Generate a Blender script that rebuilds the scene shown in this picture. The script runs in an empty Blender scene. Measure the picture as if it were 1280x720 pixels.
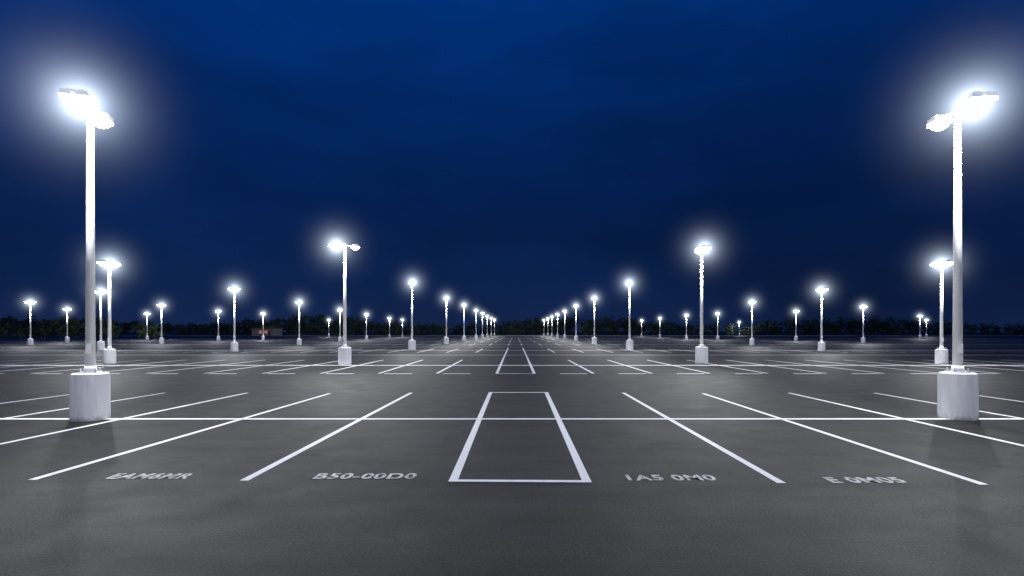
import bpy, bmesh, math, random
from mathutils import Vector, Matrix
random.seed(7)
S=bpy.context.scene
S.view_settings.view_transform='Standard'; S.view_settings.look='None'; S.view_settings.exposure=0
COL=S.collection
F=711.0; HY=414.0; VX=644.0; CH=2.0
def gp(x,y):
    Z=CH*F/(y-HY); return ((x-VX)*Z/F, Z)

# ---------------- materials
def newmat(n):
    m=bpy.data.materials.new(n); m.use_nodes=True
    nt=m.node_tree; b=nt.nodes['Principled BSDF']; return m,nt,b
def N(nt,t,**k):
    n=nt.nodes.new(t)
    for a,v in k.items(): setattr(n,a,v)
    return n
def noise(nt,vec,scale,detail=6,rough=0.6):
    n=N(nt,'ShaderNodeTexNoise'); n.inputs['Scale'].default_value=scale
    n.inputs['Detail'].default_value=detail; n.inputs['Roughness'].default_value=rough
    nt.links.new(vec,n.inputs['Vector']); return n.outputs['Fac']
def ramp(nt,fac,stops):
    r=N(nt,'ShaderNodeValToRGB'); e=r.color_ramp.elements
    while len(e)<len(stops): e.new(0.5)
    for i,(p,c) in enumerate(stops):
        e[i].position=p; e[i].color=(c if len(c)==4 else (*c,1))
    nt.links.new(fac,r.inputs['Fac']); return r.outputs['Color']
def mixc(nt,fac,a,b,mode='MIX'):
    m=N(nt,'ShaderNodeMix',data_type='RGBA',blend_type=mode)
    for s,v in ((m.inputs[0],fac),(m.inputs[6],a),(m.inputs[7],b)):
        if hasattr(v,'links'): nt.links.new(v,s)
        else: s.default_value=v if not isinstance(v,tuple) else (*v,1)
    return m.outputs[2]
def coords(nt,scale=(1,1,1)):
    t=N(nt,'ShaderNodeTexCoord'); m=N(nt,'ShaderNodeMapping'); m.inputs['Scale'].default_value=scale
    nt.links.new(t.outputs['Object'],m.inputs['Vector']); return m.outputs['Vector']

def asphalt_color(nt):
    v=coords(nt); vs=coords(nt,(0.12,1.0,1))
    fine=noise(nt,v,38,4,.75); mid=noise(nt,v,1.3,6,.6); streak=noise(nt,vs,1.2,6,.6); big=noise(nt,v,.09,4,.6)
    c=ramp(nt,fine,[(.30,(.006,.006,.006)),(.52,(.018,.0175,.0170)),(.72,(.068,.066,.063))])
    c=mixc(nt,1.0,c,ramp(nt,mid,[(.3,(.78,.78,.79)),(.7,(1.14,1.12,1.09))]),'MULTIPLY')
    c=mixc(nt,1.0,c,ramp(nt,streak,[(.3,(.58,.58,.59)),(.7,(1.4,1.37,1.33))]),'MULTIPLY')
    c=mixc(nt,1.0,c,ramp(nt,big,[(.35,(.75,.75,.75)),(.65,(1.2,1.2,1.2))]),'MULTIPLY')
    vo=N(nt,'ShaderNodeTexVoronoi'); vo.inputs['Scale'].default_value=.55; nt.links.new(v,vo.inputs['Vector'])
    o=ramp(nt,vo.outputs['Distance'],[(.0,(.5,.5,.5)),(.12,(.88,.88,.88)),(.2,(1,1,1))])
    c=mixc(nt,1.0,c,o,'MULTIPLY')
    ve=N(nt,'ShaderNodeTexVoronoi',feature='DISTANCE_TO_EDGE'); ve.inputs['Scale'].default_value=.16
    nz=N(nt,'ShaderNodeTexNoise'); nz.inputs['Scale'].default_value=.9; nz.inputs['Detail'].default_value=5; nt.links.new(v,nz.inputs['Vector'])
    ad=N(nt,'ShaderNodeVectorMath',operation='MULTIPLY_ADD'); ad.inputs[1].default_value=(1.6,1.6,0); nt.links.new(nz.outputs['Color'],ad.inputs[0]); nt.links.new(v,ad.inputs[2])
    nt.links.new(ad.outputs[0],ve.inputs['Vector'])
    c=mixc(nt,1.0,c,ramp(nt,ve.outputs['Distance'],[(0,(.4,.4,.4)),(.0022,(.65,.65,.65)),(.004,(1,1,1))]),'MULTIPLY')
    return c,fine,mid
m_asph,nt,b=newmat('asphalt')
c,fine,mid=asphalt_color(nt)
nt.links.new(c,b.inputs['Base Color'])
b.inputs['Specular IOR Level'].default_value=.16
rr=N(nt,'ShaderNodeMapRange'); rr.inputs[3].default_value=.5; rr.inputs[4].default_value=.8; nt.links.new(mid,rr.inputs[0]); nt.links.new(rr.outputs[0],b.inputs['Roughness'])
bp=N(nt,'ShaderNodeBump'); bp.inputs['Strength'].default_value=.6; bp.inputs['Distance'].default_value=.012
nt.links.new(fine,bp.inputs['Height']); nt.links.new(bp.outputs[0],b.inputs['Normal'])

def paintmat(n,lo,hi,k=1):
    m,nt,b=newmat(n)
    c,fine,mid=asphalt_color(nt)
    v=coords(nt)
    w=noise(nt,v,9,8,.75)
    wf=ramp(nt,w,[(lo,(0,0,0)),(hi,(1,1,1))])
    pc=ramp(nt,noise(nt,v,3,5),[(.3,(.80*k,.79*k,.775*k)),(.7,(.9*k,.89*k,.87*k))])
    nt.links.new(mixc(nt,wf,c,pc),b.inputs['Base Color']); b.inputs['Roughness'].default_value=.6
    return m
m_paint=paintmat('worn_white_paint',.26,.38)
m_stencil=paintmat('worn_stencil_paint',.36,.58,.8)

def simple(n,col,rough=.6,metal=0,var=.12,sc=4):
    m,nt,b=newmat(n); v=coords(nt)
    a=tuple(x*(1-var) for x in col); d=tuple(min(1,x*(1+var)) for x in col)
    nt.links.new(ramp(nt,noise(nt,v,sc,6),[(.3,a),(.7,d)]),b.inputs['Base Color'])
    b.inputs['Roughness'].default_value=rough; b.inputs['Metallic'].default_value=metal
    return m
m_pole=simple('white_powder_coat',(.85,.855,.86),.5,0,.03,2)
m_house=simple('lamp_housing_grey',(.75,.76,.78),.4,0,.05)
m_bolt=simple('galvanised_steel',(.4,.4,.42),.4,.9)
m_leaf=simple('foliage',(.045,.07,.03),.8,0,.5,.4)
m_wall=simple('building_wall',(.3,.27,.23),.9)
m_roof=simple('roof_sheet',(.16,.08,.06),.8)
m_kerb=simple('kerb_concrete',(.42,.42,.41),.85)
m_grass=simple('grass',(.05,.07,.03),.95,0,.4,1.5)
m_conc,nt,b=newmat('painted_concrete')
v=coords(nt); vs=coords(nt,(6,6,.8))
c=ramp(nt,noise(nt,vs,2,6,.6),[(.3,(.74,.74,.74)),(.6,(.87,.87,.88))])
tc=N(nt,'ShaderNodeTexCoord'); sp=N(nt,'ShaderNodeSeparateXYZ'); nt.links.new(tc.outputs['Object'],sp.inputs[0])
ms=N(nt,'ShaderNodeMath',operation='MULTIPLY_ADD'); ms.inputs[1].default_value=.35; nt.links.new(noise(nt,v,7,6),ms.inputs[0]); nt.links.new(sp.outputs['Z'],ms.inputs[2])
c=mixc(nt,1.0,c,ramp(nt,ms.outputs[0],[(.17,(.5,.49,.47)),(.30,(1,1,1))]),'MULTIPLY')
nt.links.new(c,b.inputs['Base Color']); b.inputs['Roughness'].default_value=.85
bp=N(nt,'ShaderNodeBump'); bp.inputs['Strength'].default_value=.4; bp.inputs['Distance'].default_value=.01; nt.links.new(noise(nt,v,25,5),bp.inputs['Height']); nt.links.new(bp.outputs[0],b.inputs['Normal'])
def emis(n,col,st):
    m,nt,b=newmat(n); b.inputs['Base Color'].default_value=(*col,1)
    b.inputs['Emission Color'].default_value=(*col,1); b.inputs['Emission Strength'].default_value=st; return m
m_lens=emis('lit_lens',(.93,.97,1.0),60)
m_warm=emis('lit_window',(1,.5,.25),.22)

def obj(name,bm,mats,smooth=False,parent=None):
    me=bpy.data.meshes.new(name); bm.to_mesh(me); bm.free()
    for m in mats: me.materials.append(m)
    if smooth:
        for p in me.polygons: p.use_smooth=True
    o=bpy.data.objects.new(name,me); COL.objects.link(o)
    if parent: o.parent=parent
    return o

# ---------------- ground
bm=bmesh.new()
xs=[-900,-300,-100,-40,40,100,300,900]; ys=[-200,-20,5,40,120,300,600,1500]
vv=[[bm.verts.new((x,y,0)) for x in xs] for y in ys]
for j in range(len(ys)-1):
    for i in range(len(xs)-1): bm.faces.new((vv[j][i],vv[j][i+1],vv[j+1][i+1],vv[j+1][i]))
obj('asphalt_ground',bm,[m_asph])

# ---------------- markings
bm=bmesh.new()
def strip(x0,y0,x1,y1,w=.1,z=.004):
    d=Vector((x1-x0,y1-y0)); L=d.length; d/=L; n=Vector((-d.y,d.x))*w/2
    q=[(x0+n.x,y0+n.y),(x0-n.x,y0-n.y),(x1-n.x,y1-n.y),(x1+n.x,y1+n.y)]
    bm.faces.new([bm.verts.new((a,b_,z)) for a,b_ in q])
def pl(xa,ya,xb,yb,w=.115,z=.004):
    a=gp(xa,ya); b_=gp(xb,yb); strip(*a,*b_,w,z)
stalls=[((40,600),(412,492)),((305,601),(514,491)),((977,604),(779,491)),((1230,606),(879,492))]
for a,b_ in stalls: pl(*a,*b_)
for k in range(12):
    zn,zf=7.6,18.4
    xl_n=-6.45-2.8*(k+1); xl_f=-6.0-2.67*(k+1)
    strip(xl_n,zn,xl_f,zf,.115)
    xr_n=6.15+2.72*(k+1); xr_f=6.1+2.76*(k+1)
    strip(xr_n,zn,xr_f,zf,.115)
NL=gp(567,600);NR=gp(733,601);FL=gp(613,491);FR=gp(683,491)
strip(*NL,*FL,.12);strip(*NR,*FR,.12)
strip(NL[0]-.06,NL[1]-.05,NR[0]+.06,NR[1]-.05,.11,.0075); strip(FL[0]-.06,FL[1]+.05,FR[0]+.06,FR[1]+.05,.16,.0075)
strip(-60,12.93,60,12.93,.18,.0075)
def row(c,h,spn,nx,phase=.95,w=.1,cw=.2):
    strip(-nx*spn,c,nx*spn,c,cw,.0075)
    for s in (-1,1):
        for k in range(nx):
            x=s*(phase+spn*k)
            if k==0 and c<60: continue
            strip(x,c-h,x*0.995,c+h,w)
row(33.2,6.3,2.75,32,w=.15,cw=.5)
row(59,5.6,2.75,40,w=.15,cw=.5)
row(86,5.6,2.75,44,w=.16,cw=.6)
row(110,5.6,2.75,50,w=.18,cw=.6)
row(136,5.6,2.75,50,w=.2,cw=.7)
row(161,5.6,2.75,50,w=.2,cw=.7)
row(190,5.6,2.75,50,w=.25,cw=.8)
strip(-.9,26.8,.92,26.8,.2,.0075)
strip(-.87,26.8,-.85,68,.14); strip(.9,26.8,.92,68,.14)
for k in range(-26,27):
    if k==0: continue
    x=k*2.75
    strip(x-.65,26.75,x+.65,26.75,.26)
for y in (47.5,73,98,123): strip(-110,y,110,y,.35,.004)
mk=obj('parking_line_markings',bm,[m_paint])

def text(s,xa,xb,yb,yt):
    X0,Zn=gp(xa,yb); _,Zf=gp(xa,yt); X1=(xb-VX)*Zn/F
    cu=bpy.data.curves.new('t','FONT'); cu.body=s; cu.offset=.03; cu.space_character=1.1
    o=bpy.data.objects.new('tmp',cu); COL.objects.link(o)
    bpy.context.view_layer.update()
    me=bpy.data.meshes.new_from_object(o.evaluated_get(bpy.context.evaluated_depsgraph_get()))
    bpy.data.objects.remove(o)
    vx=[v.co.x for v in me.vertices]; vy=[v.co.y for v in me.vertices]
    ax,bx,ay,by=min(vx),max(vx),min(vy),max(vy)
    for v in me.vertices:
        v.co=((v.co.x-ax)/(bx-ax)*(X1-X0)+X0,(v.co.y-ay)/(by-ay)*(Zf-Zn)+Zn,.006)
    me.materials.append(m_stencil)
    q=bpy.data.objects.new('stencilled_bay_lettering',me); COL.objects.link(q)
text('EAM6MR',130,232,599,592)
text('B50-00D0',390,518,599,592)
text('1A5 0M0',786,898,601,594)
text('E 0M05',1042,1137,604,597)

# ---------------- street lamps
def add_box(bm,c,s,mi,rot=None):
    r=bmesh.ops.create_cube(bm,size=1); vs=r['verts']
    bmesh.ops.scale(bm,vec=s,verts=vs)
    if rot: bmesh.ops.rotate(bm,cent=(0,0,0),matrix=rot,verts=vs)
    bmesh.ops.translate(bm,vec=c,verts=vs)
    for f in {f for v in vs for f in v.link_faces}: f.material_index=mi
def add_cyl(bm,z0,z1,r0,r1,mi,seg=20,c=(0,0),cap=True):
    r=bmesh.ops.create_cone(bm,cap_ends=cap,segments=seg,radius1=r0,radius2=r1,depth=z1-z0); vs=r['verts']
    bmesh.ops.translate(bm,vec=(c[0],c[1],(z0+z1)/2),verts=vs)
    for f in {f for v in vs for f in v.link_faces}:
        f.material_index=mi; f.smooth=len(f.verts)==4
def lamp_mesh(H,big=1.0,small=.72,baseH=1.05,r=.38,ln=.66):
    bm=bmesh.new()
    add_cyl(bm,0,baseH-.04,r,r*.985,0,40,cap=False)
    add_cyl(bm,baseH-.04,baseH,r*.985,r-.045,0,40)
    add_box(bm,(0,0,baseH+.015),(.36,.36,.03),1)
    for sx in(-1,1):
        for sy in(-1,1):
            add_cyl(bm,baseH+.03,baseH+.11,.018,.018,3,8,(sx*.14,sy*.14))
            add_cyl(bm,baseH+.03,baseH+.06,.032,.032,3,6,(sx*.14,sy*.14))
    add_cyl(bm,baseH+.03,baseH+.16,.135,.112,1,20)
    add_cyl(bm,baseH+.03,H-.05,.1,.062,1,20)
    add_cyl(bm,H-.05,H+.0,.07,.05,1,20)
    add_box(bm,(0,-.1,baseH+.55),(.09,.03,.2),1)
    for s,sc in((-1,big),(1,small)):
        cy=s*ln
        add_box(bm,(0,s*ln*.42,H-.12),(.06,ln*.75,.07),1)
        add_box(bm,(0,cy,H-.09),(.50*sc,.44*sc,.08),2)
        add_box(bm,(0,cy,H-.02),(.34*sc,.28*sc,.05),2)
        add_box(bm,(0,cy,H-.145),(.53*sc,.48*sc,.03),2)
        add_box(bm,(0,cy,H-.19),(.50*sc,.46*sc,.06),4)
        rr=bmesh.ops.create_uvsphere(bm,u_segments=24,v_segments=12,radius=.27*sc)
        bmesh.ops.scale(bm,vec=(1.05,.9,.72),verts=rr['verts'])
        bmesh.ops.translate(bm,vec=(0,cy,H-.2),verts=rr['verts'])
        for f in {f for v in rr['verts'] for f in v.link_faces}: f.material_index=4; f.smooth=True
    me=bpy.data.meshes.new('street_lamp'); bm.to_mesh(me); bm.free()
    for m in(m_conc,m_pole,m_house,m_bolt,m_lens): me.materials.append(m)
    return me
ME_main=lamp_mesh(7.2); ME_out=lamp_mesh(6.3,.95,.8,.9,.34,.5)
def halo(R,k):  # lamp glow painted as a self-emitting volume, falloff set by hand, nothing scattered
    m=bpy.data.materials.new('emissive_lamp_glow'); m.use_nodes=True; nt=m.node_tree
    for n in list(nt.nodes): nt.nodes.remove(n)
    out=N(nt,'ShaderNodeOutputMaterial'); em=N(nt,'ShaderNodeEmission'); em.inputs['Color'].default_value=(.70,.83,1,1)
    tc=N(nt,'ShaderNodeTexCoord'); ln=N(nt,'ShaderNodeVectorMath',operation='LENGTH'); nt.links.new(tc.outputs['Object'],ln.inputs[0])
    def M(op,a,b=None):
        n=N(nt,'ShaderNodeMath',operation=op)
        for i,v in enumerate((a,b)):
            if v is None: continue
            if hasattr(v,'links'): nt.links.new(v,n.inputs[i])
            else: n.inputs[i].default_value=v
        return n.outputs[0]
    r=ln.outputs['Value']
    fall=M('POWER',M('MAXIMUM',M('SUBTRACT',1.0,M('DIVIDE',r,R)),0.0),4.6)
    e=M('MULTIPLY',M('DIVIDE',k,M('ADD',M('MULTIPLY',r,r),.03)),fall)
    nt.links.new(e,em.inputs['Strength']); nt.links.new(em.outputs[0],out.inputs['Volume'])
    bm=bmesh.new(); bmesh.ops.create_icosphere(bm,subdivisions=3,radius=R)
    me=bpy.data.meshes.new('emissive_lamp_glow'); bm.to_mesh(me); bm.free(); me.materials.append(m); return me
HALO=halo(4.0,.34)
PW=1650
def lamp(x,z,me,H,rot=0,energy=PW,two=False):
    o=bpy.data.objects.new('street_lamp',me); o.location=(x,z,0); o.rotation_euler=(0,0,rot); COL.objects.link(o)
    pts=[(-.66,1.0),(.66,.55)] if two else [(-.66,1.2)]
    for py,k in pts:
        l=bpy.data.lights.new('lamp_light','POINT'); l.energy=energy*k; l.color=(.97,.985,1.0); l.shadow_soft_size=.08
        lo=bpy.data.objects.new('lamp_light',l); lo.parent=o; lo.location=(0,py,H-.52); COL.objects.link(lo)
    h=bpy.data.objects.new('emissive_lamp_glow',HALO); h.parent=o; h.location=(0,-.5 if two else 0,H-.2); COL.objects.link(h)
def main(px,top,rot=0,two=False,Z=None):
    Z=Z or 5.2*F/(HY-top); lamp((px-VX)*Z/F,Z,ME_main,7.2,rot,PW,two)
def outer(px,top,rot=0):
    Z=4.3*F/(HY-top); lamp((px-VX)*Z/F,Z,ME_out,6.3,rot,PW*.8)
main(113,0,.3,True,12.95); main(1197,0,-.1,True,13.1)
for p,t in((431,304),(515,351),(558,371),(580,380),(595,387),(603,391),(609,394.5),(614,397),(618,399)): main(p,t,-.9 if t<330 else .3,t<360)
for p,t in((877,308),(787,352),(743,371),(720,381),(706,388),(697,392),(690,395),(685,397.5),(680,399.5)): main(p,t,.0 if t<330 else -.3,t<360)
for p,t in((137,326),(293,359),(374,376),(38,376),(84,385),(202,380),(184,391),(273,388),(329,391),(458,392),(487,397),(425,386),(503,399),(126,362),(411,399),
           (1177,326),(1027,360),(940,376),(1079,382),(858,393),(825,397),(897,391),(995,388),(1150,394),(1158,399),(924,402),(802,400)): outer(p,t)
for x in(-9.7,10): lamp(x,-20,ME_main,7.2,0,PW*5)  # unseen stronger pair added behind the camera to brighten pole and base fronts
lamp(-28,12,ME_out,6.3); lamp(28,12,ME_out,6.3)

# ---------------- tree line (one object)
bm=bmesh.new()
def leafclump(cx,cy,cz,R,n,s):
    for _ in range(n):
        d=Vector((random.gauss(0,1),random.gauss(0,1),random.gauss(0,1))); d.normalize(); d*=R*random.uniform(.4,1.05)
        p=Vector((cx+d.x,cy+d.y,cz+d.z*.8)); 
        u=Vector((random.gauss(0,1),random.gauss(0,1),random.gauss(0,1))).normalized()*s*random.uniform(.6,1.3)
        w=u.orthogonal().normalized()*s*random.uniform(.5,1)
        bm.faces.new([bm.verts.new(p+u),bm.verts.new(p-u*.6+w),bm.verts.new(p-u*.5-w)])
def tree(x,y,h):
    r=h*.03
    q=[bm.verts.new((x+r*math.cos(a),y+r*math.sin(a),0)) for a in(0,2.1,4.2)]; t=bm.verts.new((x,y,h*.8))
    for i in range(3): bm.faces.new((q[i],q[(i+1)%3],t))
    for k in range(6):
        leafclump(x+random.uniform(-.3,.3)*h,y+random.uniform(-.2,.2)*h,h*random.uniform(.22,.85),h*random.uniform(.15,.27),16,h*.09)
x=-420
while x<420:
    for dy in(0,6):
        tree(x+random.uniform(-1,1),255+dy+random.uniform(-4,4)+(0 if abs(x)>30 else 30),random.uniform(5.2,8.2)*(1+.2*math.sin(x*.05)))
    x+=random.uniform(1.8,3.2)
x=-190
while x<-92:
    tree(x,150+random.uniform(-5,5),random.uniform(4.6,5.9)*(1+.15*math.sin(x*.15))); x+=random.uniform(1.2,2.2)
obj('distant_treeline',bm,[m_leaf])
bm=bmesh.new(); add_box(bm,(0,290,.07),(1000,100,.14),0); obj('grass_verge',bm,[m_grass])
bm=bmesh.new(); add_box(bm,(0,239.8,.08),(1000,.35,.16),0); obj('kerb',bm,[m_kerb])

def building(x,y,w,d,h,nm='low_commercial_building'):
    e=bpy.data.objects.new(nm,None); e.location=(x,y,0); COL.objects.link(e)
    bm=bmesh.new(); add_box(bm,(0,0,h/2),(w,d,h),0); obj('walls',bm,[m_wall],parent=e)
    bm=bmesh.new(); add_box(bm,(0,0,h+.2),(w+.8,d+.8,.4),0)
    add_box(bm,(0,0,h+.7),(w*.5,d*.5,.6),0); obj('roof',bm,[m_roof],parent=e)
    bm=bmesh.new()
    n=int(w/2.2)
    for i in range(n):
        if random.random()<.6: add_box(bm,(-w/2+1.3+i*2.2,-d/2-.02,h*.55),(1.2,.06,1.1),0)
    obj('windows',bm,[m_warm],parent=e)
    bm=bmesh.new(); add_box(bm,(w*.3,-d/2-.03,1.05),(1,.06,2.1),0); obj('door',bm,[m_roof],parent=e)
building(-102,234,9,8,3.0)

# ---------------- sky
W=bpy.data.worlds.new('World'); S.world=W; W.use_nodes=True; nt=W.node_tree
bg=nt.nodes['Background']; tc=N(nt,'ShaderNodeTexCoord'); sp=N(nt,'ShaderNodeSeparateXYZ'); nt.links.new(tc.outputs['Generated'],sp.inputs[0])
base=ramp(nt,sp.outputs['Z'],[(0,(.0060,.0165,.062)),(.08,(.0034,.0150,.068)),(.22,(.0013,.0150,.086)),(.38,(.0006,.023,.145)),(.50,(.0003,.035,.225)),(1,(.001,.04,.26))])
mp=N(nt,'ShaderNodeMapping'); mp.inputs['Scale'].default_value=(1.0,1.0,3.0); mp.inputs['Location'].default_value=(.4,0,.3); nt.links.new(tc.outputs['Generated'],mp.inputs[0])
cl=noise(nt,mp.outputs[0],1.7,4,.5)
cf=ramp(nt,cl,[(.36,(.70,.66,.64)),(.64,(1.18,1.13,1.1))])
c=mixc(nt,1.0,base,cf,'MULTIPLY')
sk=N(nt,'ShaderNodeTexSky',sky_type='NISHITA'); sk.sun_disc=False; sk.sun_elevation=math.radians(-4); sk.sun_rotation=math.radians(200)
sc=mixc(nt,1.0,sk.outputs[0],(.002,.002,.002),'MULTIPLY')
nt.links.new(mixc(nt,1.0,c,sc,'ADD'),bg.inputs['Color']); bg.inputs['Strength'].default_value=1

cam=bpy.data.cameras.new('camera'); co=bpy.data.objects.new('camera',cam); COL.objects.link(co)
co.location=(0,0,CH); co.rotation_euler=(math.pi/2,0,0)
cam.lens=F/1280*36; cam.sensor_width=36; cam.shift_x=-4/1280; cam.shift_y=54/1280; cam.clip_end=3000; cam.clip_start=.05
S.camera=co
